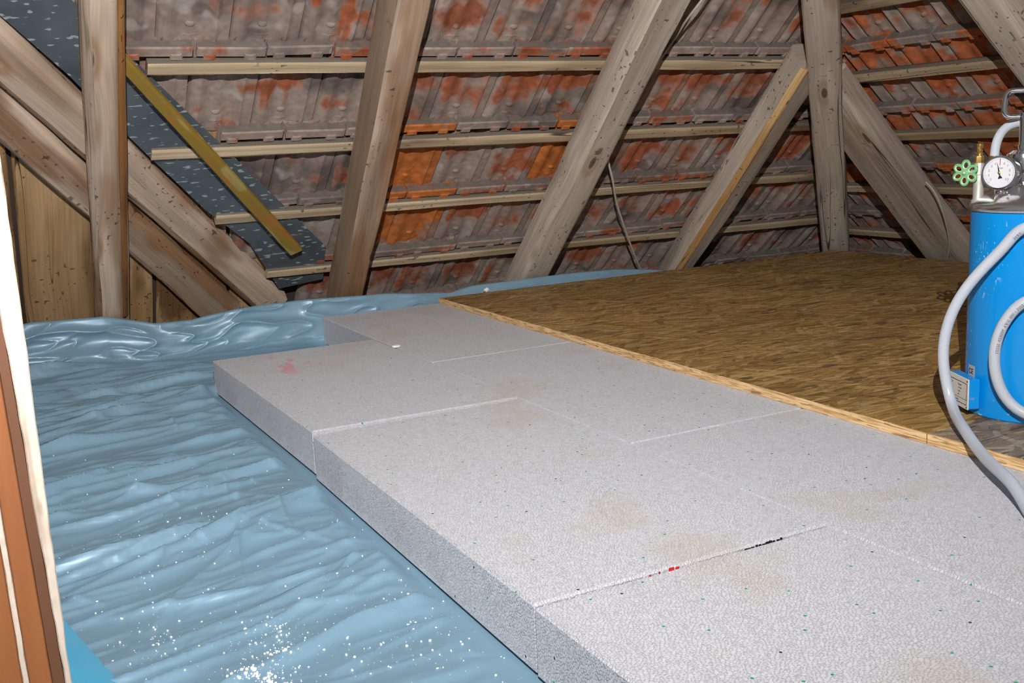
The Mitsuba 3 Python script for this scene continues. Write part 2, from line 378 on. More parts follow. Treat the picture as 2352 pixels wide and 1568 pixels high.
scene['stained_wood'] = two(princ(mikit.proc(stain_fn), .5, .35))
scene['stained_dark'] = two(princ(rgb(.125, .058, .032), .6, .25))

# ------------------------------------------------------------------ floor and roof shells
solo('floor', mikit.ply(box((0.6, -.6, -.10), (3.6, 0, 0), (0, 3.6, 0), (0, 0, .07), .002), 'floor_screed'), 'bare grey attic floor under the blue foil', None, kind='structure')
COURSES = [.027 + .3435 * k for k in range(6)]        # lower edges of the battens, up the slope
HB = .3435
TW = .2033

def tile_mesh(seed):
    r = np.random.default_rng(seed)
    L = HB + .03
    xs = np.array([0, .015, .03, .08, .13, .18, .24, .31, .38, .43, .48, .55, .63, .70, .745, .78, .815, .85, .93, .975, .99, 1.0])
    hh = np.array([-.004, .003, .007, .011, .0135, .012, .006, .001, .003, .006, .004, .0, .0, .004, .011, .0145, .011, .008, .008, .007, .0, -.004])
    ys = np.array([0, .02, .05, .10, .18, .26, .32, L])
    gx, gy = np.meshgrid(xs * TW, ys, indexing='ij'); hg = np.repeat(hh[:, None] * 1.55, len(ys), 1)
    fade = np.clip(np.minimum(ys / .03, (L - ys) / .03), .35, 1)
    hg = hg * fade[None]
    wob = (meshkit.noise(np.stack([gx * 25, gy * 18, np.full_like(gx, seed * 3.1)], -1)) - .5) * .003
    tilt = .0 + .006 * (gy / L)                       # underside comes inward towards the head
    low = np.stack([gx, gy, hg + wob + tilt], -1); top = np.stack([gx, gy, hg * .9 - .013 + tilt], -1)
    a, b = gx.shape; idx = np.arange(a * b).reshape(a, b)
    q = np.stack([idx[:-1, :-1], idx[1:, :-1], idx[1:, 1:], idx[:-1, 1:]], -1).reshape(-1, 4)
    v = np.vstack([low.reshape(-1, 3), top.reshape(-1, 3)]); n = a * b
    f = [q, q[:, ::-1] + n]
    def edge(line): f.append(np.stack([line[:-1], line[:-1] + n, line[1:] + n, line[1:]], -1))
    edge(idx[:, 0][::-1]); edge(idx[:, -1]); edge(idx[0]); edge(idx[-1][::-1])
    f = np.vstack(f); f = np.vstack([f[:, [0, 1, 2]], f[:, [0, 2, 3]]])
    parts = [trimesh.Trimesh(v, f, process=False)]
    # head rib and its two hooking nibs
    y0, y1 = L - .036, L
    c = .0045
    def rib(x0, x1, ya, yb, za, zb, r):
        pts = [(x0 + r, ya, za), (x1 - r, ya, za), (x0 + r, yb, za), (x1 - r, yb, za), (x0, ya, zb - r), (x1, ya, zb - r), (x0, yb, zb - r), (x1, yb, zb - r),
               (x0 + r, ya + r, zb), (x1 - 2.2 * r, ya + r, zb), (x0 + r, yb - r, zb), (x1 - 2.2 * r, yb - r, zb)]
        return hullmesh(pts)
    parts.append(rib(.003, TW - .003, y0, y1, -.004, .0435, c))
    for x0 in (.022, TW * .68):
        parts.append(rib(x0, x0 + .034, y0 - .009, y0 + .014, .004, .0475, .004))
    # nub near the tail
    nub = trimesh.creation.icosphere(2, 1.0); nub.apply_scale([.014, .011, .009]); nub.apply_translation([TW * .43, .088, .006]); parts.append(nub)
    tri = hullmesh([(TW*.33, .045, .004), (TW*.55, .045, .004), (TW*.44, .085, .004), (TW*.44, .05, .012)]); parts.append(tri)
    return cat_(parts)
TILES = []
for sd in range(3):
    m = tile_mesh(sd + 1); TILES.append(m)
TILE_PLY = {}
def tile_shape(i, mat, M):
    if (i, mat) not in TILE_PLY:
        m = TILES[i]; v, f, n = meshkit.arrays(m, 35)
        # uv.y carries a small bias: lime gathers on the ribs and at the tail
        x, y = v[:, 0] / TW, v[:, 1]
        bias = .12 * np.clip((.11 - y) / .06, 0, 1) + .12 * ((x > .80) | (x < .05)) + .07 * ((x > .72) & (x < .81)) - .05 * np.clip((y - .12) / .15, 0, 1)
        TILE_PLY[i, mat] = mikit.ply((v, f), mat, smooth=True, uv=np.stack([x, bias], 1))
    return {**TILE_PLY[i, mat], 'to_world': M}
def mat4(ex, ey, ez, o):
    m = np.eye(4); m[:3, 0], m[:3, 1], m[:3, 2], m[:3, 3] = ex, ey, ez, o
    return T(m)
def valley_u(s):
    a, b = h1(0, 40, NB), h1(669, 690, NB); sa, sb = (a - O1) @ S1, (b - O1) @ S1
    return b[0] + (a[0] - b[0]) * (s - sb) / (sa - sb)
ORANGE = {(2, 4): 1, (1, 3): 1, (1, 5): 1, (2, 7): 1}
def roof(key, P, S, N, U, phase, ulo, uhi, courses, label, orange, mixed):
    labels[key] = {'label': label, 'kind': 'structure'}
    e = (3.16 if key == 'ceiling' else 1.70) + .225 / SA
    pts = [P(u, q, n) for n in (-.225, -.24) for u, q in ((ulo, -.4), (e + .4 * CA, -.4), (e - 3.9 * CA, 3.9), (min(ulo, e - 3.9 * CA - .1), 3.9))]
    scene[key] = mikit.ply(hullmesh(pts), 'roof_dark')  # plain dark plate added outside the tiles to stop light leaking through
    r = np.random.default_rng(11 if key == 'ceiling' else 12)
    right = U if key == 'ceiling' else -U
    for k in courses:
        sb = COURSES[0] + HB * k                     # batten that this course hangs on
        head = sb + .090; tail = head - (HB + .03)
        ph = phase + (TW / 2 if k % 2 else 0)
        i0 = math.floor((ulo - ph) / TW); 
        for i in range(i0, i0 + 40):
            u = ph + i * TW
            if u < ulo or u > uhi: continue
            ucap = (3.16 if key == 'ceiling' else 1.70) + .27 - head * CA
            if u > ucap + .02: continue
            if key == 'ceiling' and u + TW < valley_u(head - .17) + .19: continue
            mat = 'tile_mixed' if r.random() < mixed else 'tile_dusty'
            if key != 'ceiling' and r.random() < .6: mat = 'tile_clay'
            if any(k == kk and abs(u + TW / 2 - uc) < TW * .45 for kk, uc in orange): mat = 'tile_orange'
            o = P(u if key == 'ceiling' else u + TW, tail, -.191 + r.normal() * .0015)
            ex = unit(right + S * r.normal() * .006); ez = unit(N + right * r.normal() * .012 + S * r.normal() * .006); ey = unit(np.cross(ez, ex)); ex = np.cross(ey, ez)
            M = np.stack([ex, ey, ez], 1)
            if np.linalg.det(M) < 0: raise ValueError
            k_ = numbered(key + '__roof_tile'); scene[k_] = tile_shape(int(r.integers(3)), mat, mat4(ex, ey, ez, o))
OR1 = [(2, .847), (1, .745 + .203), (1, .55 + .2), (3, .848), (2, 1.456), (1, .70)]
OR1 = [(2, .847), (1, .95), (1, .745), (2, 1.456)]
roof('ceiling', P1, S1, N1, U1, .132, -1.0, 3.55, range(-1, 5), 'underside of the tiled hip roof over the board floor and the blue foil', OR1, .42)
roof('ceiling_001', P2, S2, N2, U2, .775, -.9, 2.2, range(-1, 5), 'underside of the tiled roof slope behind the blue tank', [], .85)

# ------------------------------------------------------------------ rafters
def rafter1(bpx, tpx, depth, mat, label, name='rafter', cat='rafter', group=None, n=0., smax=2.3, smin=-.17, wane=None, rc=.009, rough=.004, P=P1, h=h1, S=S1, N=N1, O=O1, depth_top=None):
    """bpx, tpx = ((xl, yl), (xr, yr)) corners of the inner face low and high in the photograph"""
    bl, br, tl, tr = h(*bpx[0], n), h(*bpx[1], n), h(*tpx[0], n), h(*tpx[1], n)
    ax = unit(tl + tr - bl - br)
    sb, st = ((bl + br) / 2 - O) @ S, ((tl + tr) / 2 - O) @ S
    L = np.linalg.norm((tl + tr - bl - br) / 2); per = (st - sb) / L
    return solo(name, timber(bl, br, tl, tr, -N, depth, mat, ext=((sb - smin) / per, (smax - st) / per), wane=wane, rc=rc, rough=rough, depth_top=depth_top), label, cat, group)
rafter1(((225, 700), (300, 700)), ((191, 5), (291, 5)), .13, 'wood_rafter', 'knotty brown rafter nearest the left edge, standing in front of the two slanting valley beams', wane=(1, .018), rc=.012)
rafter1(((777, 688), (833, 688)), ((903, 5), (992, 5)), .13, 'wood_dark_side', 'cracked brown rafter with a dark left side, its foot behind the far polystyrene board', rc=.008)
rafter1(((1200, 642), (1259, 642)), ((1513, 3), (1593, 3)), .122, 'wood_grey', 'pale grey rafter slanting across the middle of the tiled roof', rc=.012)
rafter1(((1563, 607), (1604, 612)), ((1840, 162), (1868, 218)), .115, 'wood_grey', 'short jack rafter with yellowish edge meeting the left side of the hip rafter', smax=1.20, rc=.012)
# hip rafter, running up over the corner of the boards towards the viewer
FH = np.array([3.16, 1.70, .122]); HH = unit([-1, -1, math.tan(A)]); NH = unit(np.cross(HH, unit([1, -1, 0])))
NH = NH if NH[2] < 0 else -NH
hh_ = lambda x, y: hit(x, y, NH, FH + NH * .045)
solo('hip_rafter', timber(hh_(1888, 577), hh_(1948, 577), hh_(1839, 3), hh_(1925, 3), -NH, .20, 'wood_grey', ext=(.22, 1.1), rc=.009), 'weathered grey hip rafter rising from the far corner of the chipboard floor', 'rafter')
rafter1(((2133, 612), (2184, 560)), ((1939, 350), (1939, 232)), .115, 'wood_grey', 'jack rafter slanting from the hip rafter down to the right behind the blue tank', P=P2, h=h2, S=S2, N=N2, O=O2, smax=1.10, rc=.010)
rafter1(((2346, 200), (2352, 95)), ((2195, 0), (2283, 0)), .125, 'wood_grey', 'rafter cutting across the upper right corner above the blue tank', P=P2, h=h2, S=S2, N=N2, O=O2, rc=.010)

def edge_strip(rafter, b, t, out, width, mat, name, lab, h=h1):
    b, t = h(*b), h(*t); ax = unit(t - b); out = unit(np.asarray(out) - ax * (np.asarray(out) @ ax)); lat = np.cross(ax, out)
    o = -out * .0025
    part(rafter, name, timber(b - lat * width / 2 + o, b + lat * width / 2 + o, t - lat * width / 2 + o, t + lat * width / 2 + o, out, .012, mat, ext=(.06, .02), rc=.0035, rough=.003), lab)
edge_strip('rafter_003', (1566, 607), (1842, 168), -N1 + U1 * .9, .03, 'wood_yellow', 'bare_edge', 'yellowish bare edge')
edge_strip('rafter', (290, 700), (281, 0), -N1 - U1 * 1.1, .024, 'wood_orange', 'bare_edge', 'orange-brown edge stripped of bark')
# valley beams behind the first rafter
def slant(ul, ur, ll, lr, n, depth, mat, label, name='valley_beam', ext=(.35, .06), **k):
    solo(name, timber(h1(*lr, n), h1(*ur, n), h1(*ll, n), h1(*ul, n), -N1, depth, mat, ext=(ext[1], ext[0]), **k), label, 'beam')
slant((0, 52), (655, 690), (0, 196), (570, 700), -.136, .07, 'wood_rafter', 'upper slanting valley beam that carries the cut ends of the roof battens', rc=.014, rough=.005)
slant((0, 208), (548, 708), (0, 338), (455, 724), -.140, .066, 'wood_rafter', 'lower slanting valley beam with dark knots, just above the plank wall', rc=.014, rough=.005)

# ------------------------------------------------------------------ battens
NAMES = ['lowest', 'second lowest', 'middle', 'second highest', 'highest']
def batten(P, U, S, N, ptsL, ptsR, label, sb, u0, u1, w=.044, d=.029, droop=0.):
    SEED[0] += 0
    a, b = (u0, u1)
    bl, br, tl, tr = P(a, sb, NB), P(a, sb + w, NB), P(b, sb, NB), P(b, sb + w, NB)
    solo('roof_batten', timber(bl, br, tl, tr, -N, d, 'wood_batten', rc=.004, rough=.0028), label, 'roof batten')
U0 = [.372, .150, -.075, -.10, -.3, -.4]
for k in range(6):
    sb = COURSES[k] + (.0, .004, -.004, .002, .0, 0)[k]
    uend = 3.16 + .194 - sb * CA - .02
    lab = ['lowest batten under the left tiles, its sawn end showing beside the zinc sheet', 'second lowest batten under the left tiles, behind the tip of the yellow-brown lath', 'third lowest batten under the left tiles, behind the middle of the yellow-brown lath',
           'fourth lowest batten under the left tiles, starting by the top of the yellow-brown lath', 'batten along the top edge of the view under the left tiles', 'batten above the view under the left tiles'][k]
    if k == 5: continue
    batten(P1, U1, S1, N1, None, None, lab, sb, U0[k], uend)
for k in range(5):
    sb = 1.31 - .345 * (4 - k)
    uend = 1.70 + .194 - sb * CA - .02
    lab = ['lowest batten under the right tiles, low behind the right jack rafter', 'second lowest batten under the right tiles, behind the green handwheel and right jack rafter', 'third lowest batten under the right tiles, at the height of the chrome pump',
           'fourth lowest batten under the right tiles, between hip rafter and upper right rafter', 'topmost batten under the right tiles, meeting the hip rafter near the upper edge'][k]
    batten(P2, U2, S2, N2, None, None, lab, sb, -.55, uend)

# zinc valley sheet and yellow-brown lath
nz = -.146
zp = [h1(*q, nz) for q in ((-60, -140), (18, -140), (300, 132), (565, 387), (748, 565), (742, 640), (640, 662), (575, 560), (470, 480), (300, 318), (160, 175), (-60, -20))]
def plate_from(points, n, t, wav=0):
    import shapely
    o = points[0]; e1 = unit(points[1] - o); e2 = np.cross(n, e1)
    poly = shapely.Polygon([((p - o) @ e1, (p - o) @ e2) for p in points])
    m = trimesh.creation.extrude_polygon(poly.buffer(0), t, engine='earcut'); m = m.subdivide_to_size(.09)
    v = np.asarray(m.vertices); uv = v[:, :2].copy()
    w = o + v[:, :1] * e1 + v[:, 1:2] * e2 + v[:, 2:] * n
    w = w + n * ((meshkit.noise(np.stack([v[:, 0] * 5, v[:, 1] * 5, v[:, 0] * 0], 1)) - .5) * wav)[:, None]
    return (w, np.asarray(m.faces)), uv
m_, uv_ = plate_from(zp, N1, .0012, .006)
solo('valley_sheet', mikit.ply(m_, 'zinc', smooth=False, uv=uv_), 'dark blue-grey speckled zinc valley sheet behind the yellow-brown lath', 'metal sheet')
solo('painted_lath', timber(h1(667, 588, -.099), h1(694, 574, -.099), h1(289, 176, -.099), h1(318, 163, -.099), -N1, .026, 'lath_paint', ext=(0, .10), rc=.003, rough=.0012), 'flat yellow-brown painted lath lying slantwise across the batten ends', 'lath')

# plank wall behind the valley beams
labels['wall_left'] = {'label': 'old brown plank wall under the valley beams', 'kind': 'structure'}
nw = -.196
scene['wall_left'] = mikit.ply(box(P1(-.9, .75, nw - .0255), U1 * 1.35, S1 * 1.25, N1 * .0015), 'roof_dark')
def plank(p_bl, p_br, p_tl, p_tr, key='wall_left__plank'):
    k_ = numbered(key)
    scene[k_] = timber(h1(*p_bl, nw), h1(*p_br, nw), h1(*p_tl, nw), h1(*p_tr, nw), -N1, .022, 'wood_board', ext=(.25, .25), rc=.004, rough=.0035)
plank((62, 745), (352, 745), (20, 330), (345, 330))
plank((361, 745), (520, 745), (356, 330), (520, 330))
plank((-190, 745), (52, 745), (-240, 330), (10, 330))
plank((528, 745), (625, 745), (530, 330), (625, 330))

# ------------------------------------------------------------------ blue foil
TREES = {}
def facets(a, b, k):
    """crumple: sharp creases between the cells round scattered points"""
    from scipy.spatial import cKDTree
    if k not in TREES:
        g = np.random.default_rng(40 + k); lo, hi = (-22., -52.), (42., 52.)
        n = int((hi[0] - lo[0]) * (hi[1] - lo[1]) * 1.1); pts = g.random((n, 2)) * (np.array(hi) - lo) + lo
        TREES[k] = (cKDTree(pts), pts, g.normal(size=(n, 2)) * .6)
    tree, pts, tilt = TREES[k]
    d, i = tree.query(np.stack([a.ravel(), b.ravel()], 1), k=2)
    r = d[:, 0] + ((np.stack([a.ravel(), b.ravel()], 1) - pts[i[:, 0]]) * tilt[i[:, 0]]).sum(1) * np.clip((d[:, 1] - d[:, 0]) * 4, 0, 1)
    return r.reshape(a.shape)
def film_height(X, Y):
    """wrinkles on the floor: folds run mostly from the lower left to the right"""
    q = lambda a, b, z: np.stack([a, b, np.full_like(a, z)], -1)
    wx = X + .12 * (meshkit.fbm(q(X * 2.2, Y * 2.2, 3.), 3) - .5); wy = Y + .10 * (meshkit.fbm(q(X * 2.5, Y * 2.5, 9.), 3) - .5)
    t = wy - .28 * wx
    c = wx + .28 * wy
    rid = lambda a, b, z: 1 - np.abs(2 * meshkit.noise(q(a, b, z)) - 1)
    r1 = rid(c * 1.1, t * 6.5, 1.); r2 = rid(c * 1.9 + 4, t * 13 + c * 2.4, 2.); r3 = rid(c * 4.2 - t * 3, t * 27 + c * 7, 5.); r4 = rid(c * 11 + t * 9, t * 52 - c * 9, 6.)
    amp = .25 + 1.2 * meshkit.noise(q(X * 1.9, Y * 2.1, 12.))
    sh = lambda r, k: np.where(r > .5, .5 + .5 * ((r - .5) * 2) ** k, .5 - .5 * ((.5 - r) * 2) ** .8)
    h = .0034 * facets(c * 3.2, t * 11, 0) * amp + .0022 * facets(c * 8 + t * 5, t * 24, 1) * amp + .022 * sh(r1, 1.6) + .010 * amp * sh(r2, 2.0) + .0045 * amp * r3 ** 2.2 + .016 * meshkit.fbm(q(X * 2.2, Y * 3., 7.), 2) - .012
    for (fx, fy, an, le, w1, w2, H, kc) in FOLDS:                        # single creases: a sharp crest, one flank steeper than the other
        ca, sa = math.cos(an), math.sin(an); l = (X - fx) * ca + (Y - fy) * sa; m = (Y - fy) * ca - (X - fx) * sa - kc * l * l
        near = (np.abs(l) < le) & (m > -5 * w1) & (m < 5 * w2)
        ln, mn = l[near], m[near]
        h[near] += H * (1 - (ln / le) ** 2) ** 1.5 * np.where(mn < 0, np.exp(mn / w1) - .0067, np.exp(-mn / w2) - .0067)
    return h
_g = np.random.default_rng(97)
FOLDS = []
for _ in range(150):
    big = _g.random() < .3
    FOLDS.append((_g.uniform(-.62, .05), _g.uniform(-.85, 1.5), _g.normal(.27, .17), _g.uniform(.25, .6) if big else _g.uniform(.08, .28), _g.uniform(.005, .012) if big else _g.uniform(.003, .007),
                  _g.uniform(.02, .06) if big else _g.uniform(.008, .025), _g.uniform(.010, .022) if big else _g.uniform(.003, .009), _g.normal(0, .25)))
for _ in range(60):
    FOLDS.append((_g.normal(-.22, .16), _g.normal(-.15, .35), _g.normal(.2, .9), _g.uniform(.05, .16), .003, _g.uniform(.006, .02), _g.uniform(.002, .006), _g.normal(0, .5)))
def film_floor_z(X, Y):
    h = film_height(X, Y) - .010
    k = np.clip((X + .06) / .055, 0, 1) * np.clip((1.02 - Y) / .05, 0, 1); k = np.maximum(k, np.clip((X - .42) / .08, 0, 1)); k = k * k * (3 - 2 * k)   # pressed flat by the boards
    return h * (1 - k) - .004 * k
def build_film():
    xs = np.r_[np.linspace(-.64, .06, 300), np.linspace(.065, 1.05, 200)[1:], np.linspace(1.06, 2.45, 120)]
    ys = np.linspace(-1.25, 1.53, 620)
    X, Y = np.meshgrid(xs, ys, indexing='ij')
    Z = film_floor_z(X, Y)
    # upturned strip against the feet of the rafters: its crest height along x is read from the photograph
    ux = np.array([-.75, -.46, -.234, -.074, .054, .223, .483, .77, 1.06, 1.17, 1.40, 1.63, 1.85, 2.07, 2.45])
    uz = np.array([.16, .182, .176, .134, .130, .155, .157, .148, .118, .134, .137, .139, .134, .112, .03])
    crest = np.interp(xs, ux, uz)
    q = lambda a, b, z: np.stack([a, b, np.full_like(a, z)], -1)
    nr = 46; R = np.linspace(0, 1, nr + 1)[1:]
    RX, RR = np.meshgrid(xs, R, indexing='ij')
    ang = np.clip(RR / .30, 0, 1)
    lift = np.where(RR < .30, .5 * RR * ang, RR - .15) / .85
    UZ = Z[:, -1:] * (1 - RR) + crest[:, None] * lift
    UY = ys[-1] + .085 * np.where(RR < .3, RR / .3 * .6, .6 + .4 * (RR - .3) / .7)
    UY = UY + .02 * np.clip((xs - .9) / .3, 0, 1)[:, None]
    fold = 1 - np.abs(2 * meshkit.noise(q(RX * 3.2 - RR * 1.2, RR * 2.6 + RX * 1.8, 21.)) - 1)
    f2 = 1 - np.abs(2 * meshkit.noise(q(RX * 9 - RR * 3, RR * 4.5 + RX * 4, 23.)) - 1)
    inv = (fold ** 2.5 * .022 + f2 ** 3 * .010 + .02 * meshkit.fbm(q(RX * 4, RR * 2, 25.), 2)) * np.clip(RR * 3, 0, 1) * (1 - .6 * np.clip((RX - .95) / .15, 0, 1))
    UY = UY - inv
    # top hem rolls over backwards
    hem = np.linspace(0, 1, 8)[1:]
    HX, HH_ = np.meshgrid(xs, hem, indexing='ij')
    a = HH_ * math.pi * .9; rr = .010
    HZ = UZ[:, -1:] + rr * np.sin(a) - .02 * np.clip(HH_ - .7, 0, 1); HY = UY[:, -1:] + rr * (1 - np.cos(a))
    AX, AY, AZ = np.hstack([X, RX, HX]), np.hstack([Y, UY, HY]), np.hstack([Z, UZ, HZ])
    v = np.stack([AX, AY, AZ], -1); a_, b_ = AX.shape; idx = np.arange(a_ * b_).reshape(a_, b_)
    f = np.stack([idx[:-1, :-1], idx[1:, :-1], idx[1:, 1:], idx[:-1, 1:]], -1).reshape(-1, 4)
    return v.reshape(-1, 3), f
solo('plastic_foil', mikit.ply(build_film(), 'film_blue', smooth=True), 'wrinkled blue plastic foil spread over the floor left of the polystyrene boards', 'plastic foil')
def build_fold():
    # edge of the foil turned up against the stained post
    b0, b1 = onz(150, 1440, .0), onz(262, 1568, 0.0)
    d = unit(b1 - b0); pts = []
    side = np.array([-d[1], d[0], 0]); side = side if side[0] < 0 else -side
    L = np.linalg.norm(b1 - b0) + .5
    us = np.linspace(-.06, L, 70); hs = np.linspace(0, 1, 16)
    Ug, Hg = np.meshgrid(us, hs, indexing='ij')
    q = np.stack([Ug * 14, Hg * 2.5, Ug * 0 + 31], -1)
    crk = (meshkit.fbm(q, 3) - .5) * .018 * np.clip(Hg * 4, 0, 1)
    wid = .02 + .16 * np.clip((Ug + .06) / .35, 0, 1)
    off = wid * Hg; hz = .012 + (.055 * np.clip((Ug + .06) / .3, 0, 1) + .008) * np.sin(np.clip(Hg * 1.0, 0, 1) * math.pi * .6)
    v = b0[None, None] + Ug[..., None] * d + off[..., None] * side + (hz + crk)[..., None] * np.array([0, 0, 1.])
    a_, b_ = Ug.shape; idx = np.arange(a_ * b_).reshape(a_, b_)
    f = np.stack([idx[:-1, :-1], idx[1:, :-1], idx[1:, 1:], idx[:-1, 1:]], -1).reshape(-1, 4)
    return v.reshape(-1, 3), f
part('plastic_foil', 'turned_up_edge', mikit.ply(build_fold(), 'film_fold_blue', smooth=True), 'brighter blue upturned edge')

# ------------------------------------------------------------------ polystyrene boards
ZT = .10
def board(corners, label, group=None):
    poly = np.array([c[:2] for c in corners])
    return solo('polystyrene_board', mikit.ply(bevel_slab(poly, .0, ZT, .0034), 'polystyrene', smooth=False), label, 'insulation board', group)
t_ = lambda x, y: onz(x, y, ZT)
a3l, a3r = t_(1229, 1395), t_(1903, 1207)
dirA = unit(t_(2352, 1392) - a3r)
board([t_(488, 828), t_(716, 990), t_(1193, 910.5), t_(857, 779)], 'white polystyrene board farthest back in the left row, with a pinkish smear on top')
board([t_(719, 1000), t_(1225, 1388), t_(1898, 1202), t_(1194, 915)], 'middle white polystyrene board of the left row, with a wide gap behind it')
board([a3l, a3l + dirA * 1.0, a3r + dirA * 1.0, a3r], 'nearest white polystyrene board in the lower right foreground')
XB0, XB1 = .5135, 1.012
YB = [1.563, .533, -.459, -1.46, -2.46]
lb = ['far white polystyrene board of the right row, reaching back beyond the left row', 'white polystyrene board between the chipboard edge and the gap, with a brown stain', 'white polystyrene board under the hanging grey hose, beside the cut edge of the chipboard', 'white polystyrene board at the right edge beside the nearest board']
dxk = [.0, .001, .001, .004]
for k in range(3):
    y1, y0 = YB[k], YB[k + 1]
    g = .0017
    board([(XB0 + dxk[k], y1 - g, 0), (XB0 + dxk[k] + (.001 if k < 2 else .0), y0 + g, 0), (XB1, y0 + g, 0), (XB1, y1 - g, 0)], lb[k])
# print and red smears on the end face of the middle board's neighbour
def on_end(p0, p1, name, key, specs):
    ax = unit(p1 - p0); ms = []
    for (t, w, z, h) in specs:
        c = p0 + (p1 - p0) * t; c = np.array([c[0], c[1], z])
        ms.append(box(c + np.array([0, -.0012, 0]), ax * w, np.array([0, .0012, 0]), np.array([0, 0, h]), .0003))
    part('polystyrene_board_001', name, mikit.ply(cat_(ms), key), None)
e0, e1 = t_(1226, 1388.5), t_(1898, 1202.5)
on_end(e0, e1, 'printed_mark', 'ink', [(.69 + .013 * i + .004 * rng.random(), .0012 + .0016 * rng.random(), ZT - .003 - .003 * rng.random(), .0016) for i in range(11)])
on_end(e0, e1, 'red_smear', 'red_ink', [(.43, .004, ZT - .003, .0022), (.45, .0025, ZT - .004, .002), (.36, .001, ZT - .004, .001), (.39, .001, ZT - .003, .001)])

# ------------------------------------------------------------------ chipboard (strand board)
def osb(poly, mat, label):
    k = solo('strand_board', mikit.ply(bevel_slab(poly, ZT, ZT + .0215, .0012), mat), label, 'floor board')
    return k
o_far = onz(1012, 683, ZT + .0215); ys_ = -.795
osb([(.985, 1.555), (.962, ys_), (3.085, ys_ ), (3.085, 1.59)], 'osb', 'large brown strand board floor panel in front of the hip rafter')
osb([(.962, ys_ - .002), (.961, -2.4), (3.085, -2.4), (3.085, ys_ - .002)], 'osb_worn', 'greyer worn strand board panel under the front of the blue tank')
for key, pa, pb in (('strand_board', (.985, 1.555), (.962, ys_)), ('strand_board_001', (.962, ys_ - .002), (.961, -2.4))):
    pa, pb = np.array([*pa, 0]), np.array([*pb, 0])
    part(key, 'cut_edge', mikit.ply(box((pa + pb) / 2 + [-.0012, 0, ZT + .0107], (pb - pa) / 2 * .9995, np.array([-.0012, 0, 0]), np.array([0, 0, .0103]), .0004), 'osb_cut'), 'pale sawn edge')

# ------------------------------------------------------------------ stained door post at the left
YP = -1.12
def py(x, y, Y=YP): return hit(x, y, (0, 1, 0), (0, Y, 0))
labels['door_post'] = {'label': 'stained brown door post with a raw pale edge, close by at the left', 'category': 'door post'}
USED['door_post'] = 0
def upright(name, xl0, xr0, xl1, xr1, dy, key, lab=None, y0=940, y1=1560, thick=.06):
    """vertical board between image x limits at two heights, on the plane y = YP - dy"""
    Y = YP - dy; L0, R0, L1, R1 = py(xl0, y0, Y), py(xr0, y0, Y), py(xl1, y1, Y), py(xr1, y1, Y)
    zz = np.linspace(-.028, 1.75, 90); v = []
    lx = lambda z: L1[0] + (L0[0] - L1[0]) * (z - L1[2]) / (L0[2] - L1[2]); rx = lambda z: R1[0] + (R0[0] - R1[0]) * (z - R1[2]) / (R0[2] - R1[2])
    rg = .0012 if key == 'raw_edge' else .0004
    for i, z in enumerate(zz):
        jt = lambda s: (meshkit.fbm(np.array([z * 40, s, 1.]), 3) - .5) * 2 * rg
        a, b = min(lx(z), rx(z) - .002) + jt(2.), rx(z) + jt(5.)
        v += [[a + .001, Y, z], [b - .001, Y, z], [b, Y + .002, z], [b, Y + thick, z], [a, Y + thick, z], [a, Y + .002, z]]
    m = 6; f = [[i*m + j, i*m + (j+1) % m, (i+1)*m + (j+1) % m, (i+1)*m + j] for i in range(len(zz)-1) for j in range(m)]
    f = [[a, b, c] for a, b, c, d in f] + [[a, c, d] for a, b, c, d in f]
    for e in (0, (len(zz) - 1) * m): f += [[e, e + 2, e + 1], [e, e + 3, e + 2], [e, e + 4, e + 3], [e, e + 5, e + 4]]
    return part("door_post", name, mikit.ply((np.array(v), np.array(f)), key), lab)
upright('raw_edge', 40, 80, 148, 163, 0, 'raw_edge', 'pale raw sawn edge')
upright('rebate', 12, 41, 118, 149, -.006, 'stained_dark', 'dark brown rebate')
upright('post_board', -35, 13, 66, 119, .004, 'stained_wood')
upright('raw_strip', -52, -34, 50, 67, .0, 'raw_edge', 'narrow pale strip')
upright('door_board', -420, -51, -320, 51, .006, 'stained_wood')

# ------------------------------------------------------------------ blue pressure tank
g_ = onz(2362, 976, ZT + .0215); dg = unit((g_ - CAM) * [1, 1, 0]); RT = .121
TC = g_ + dg * RT; TC = np.array([TC[0], TC[1], 0]); Z0 = ZT + .0215
lat_ = np.array([dg[1], -dg[0], 0])                 # to the right seen from the camera
def tk(phi, r, z):                                  # phi degrees round the tank, 0 towards the camera, positive to the right
    a = math.radians(phi); return TC + (-dg * math.cos(a) + lat_ * math.sin(a)) * r + np.array([0, 0, z])
zt = hit(2212, 480, dg, TC)[2]
tank = thing('pressure_tank', 'blue pressure tank with chrome lid, gauge and grey hoses on the strand boards', 'tank')
H = zt - Z0
part(tank, 'body', mikit.ply(lathe([(0, 0), (RT - .004, 0), (RT, .004), (RT, H - .002), (RT - .003, H)], TC + [0, 0, Z0], (0, 0, 1), 72), 'tank_blue', smooth=35))
part(tank, 'lid', mikit.ply(lathe([(0, H + .054), (.03, H + .053), (.05, H + .050), (.08, H + .041), (.100, H + .030), (RT - .006, H + .019), (RT + .001, H + .0145), (RT + .004, H + .010), (RT + .0045, H + .004), (RT + .003, H - .0005), (RT - .003, H - .001), (0, H - .001)], TC + [0, 0, Z0], (0, 0, 1), 72), 'chrome', smooth=35), 'dusty chrome lid')
DT = (TC - CAM) @ FWD
def tp(x, y, dd=0.): return hit(x, y, dg, TC + dg * dd)       # a point of the fittings at the tank's distance (dd nearer or farther)
up = np.array([0, 0, 1.])
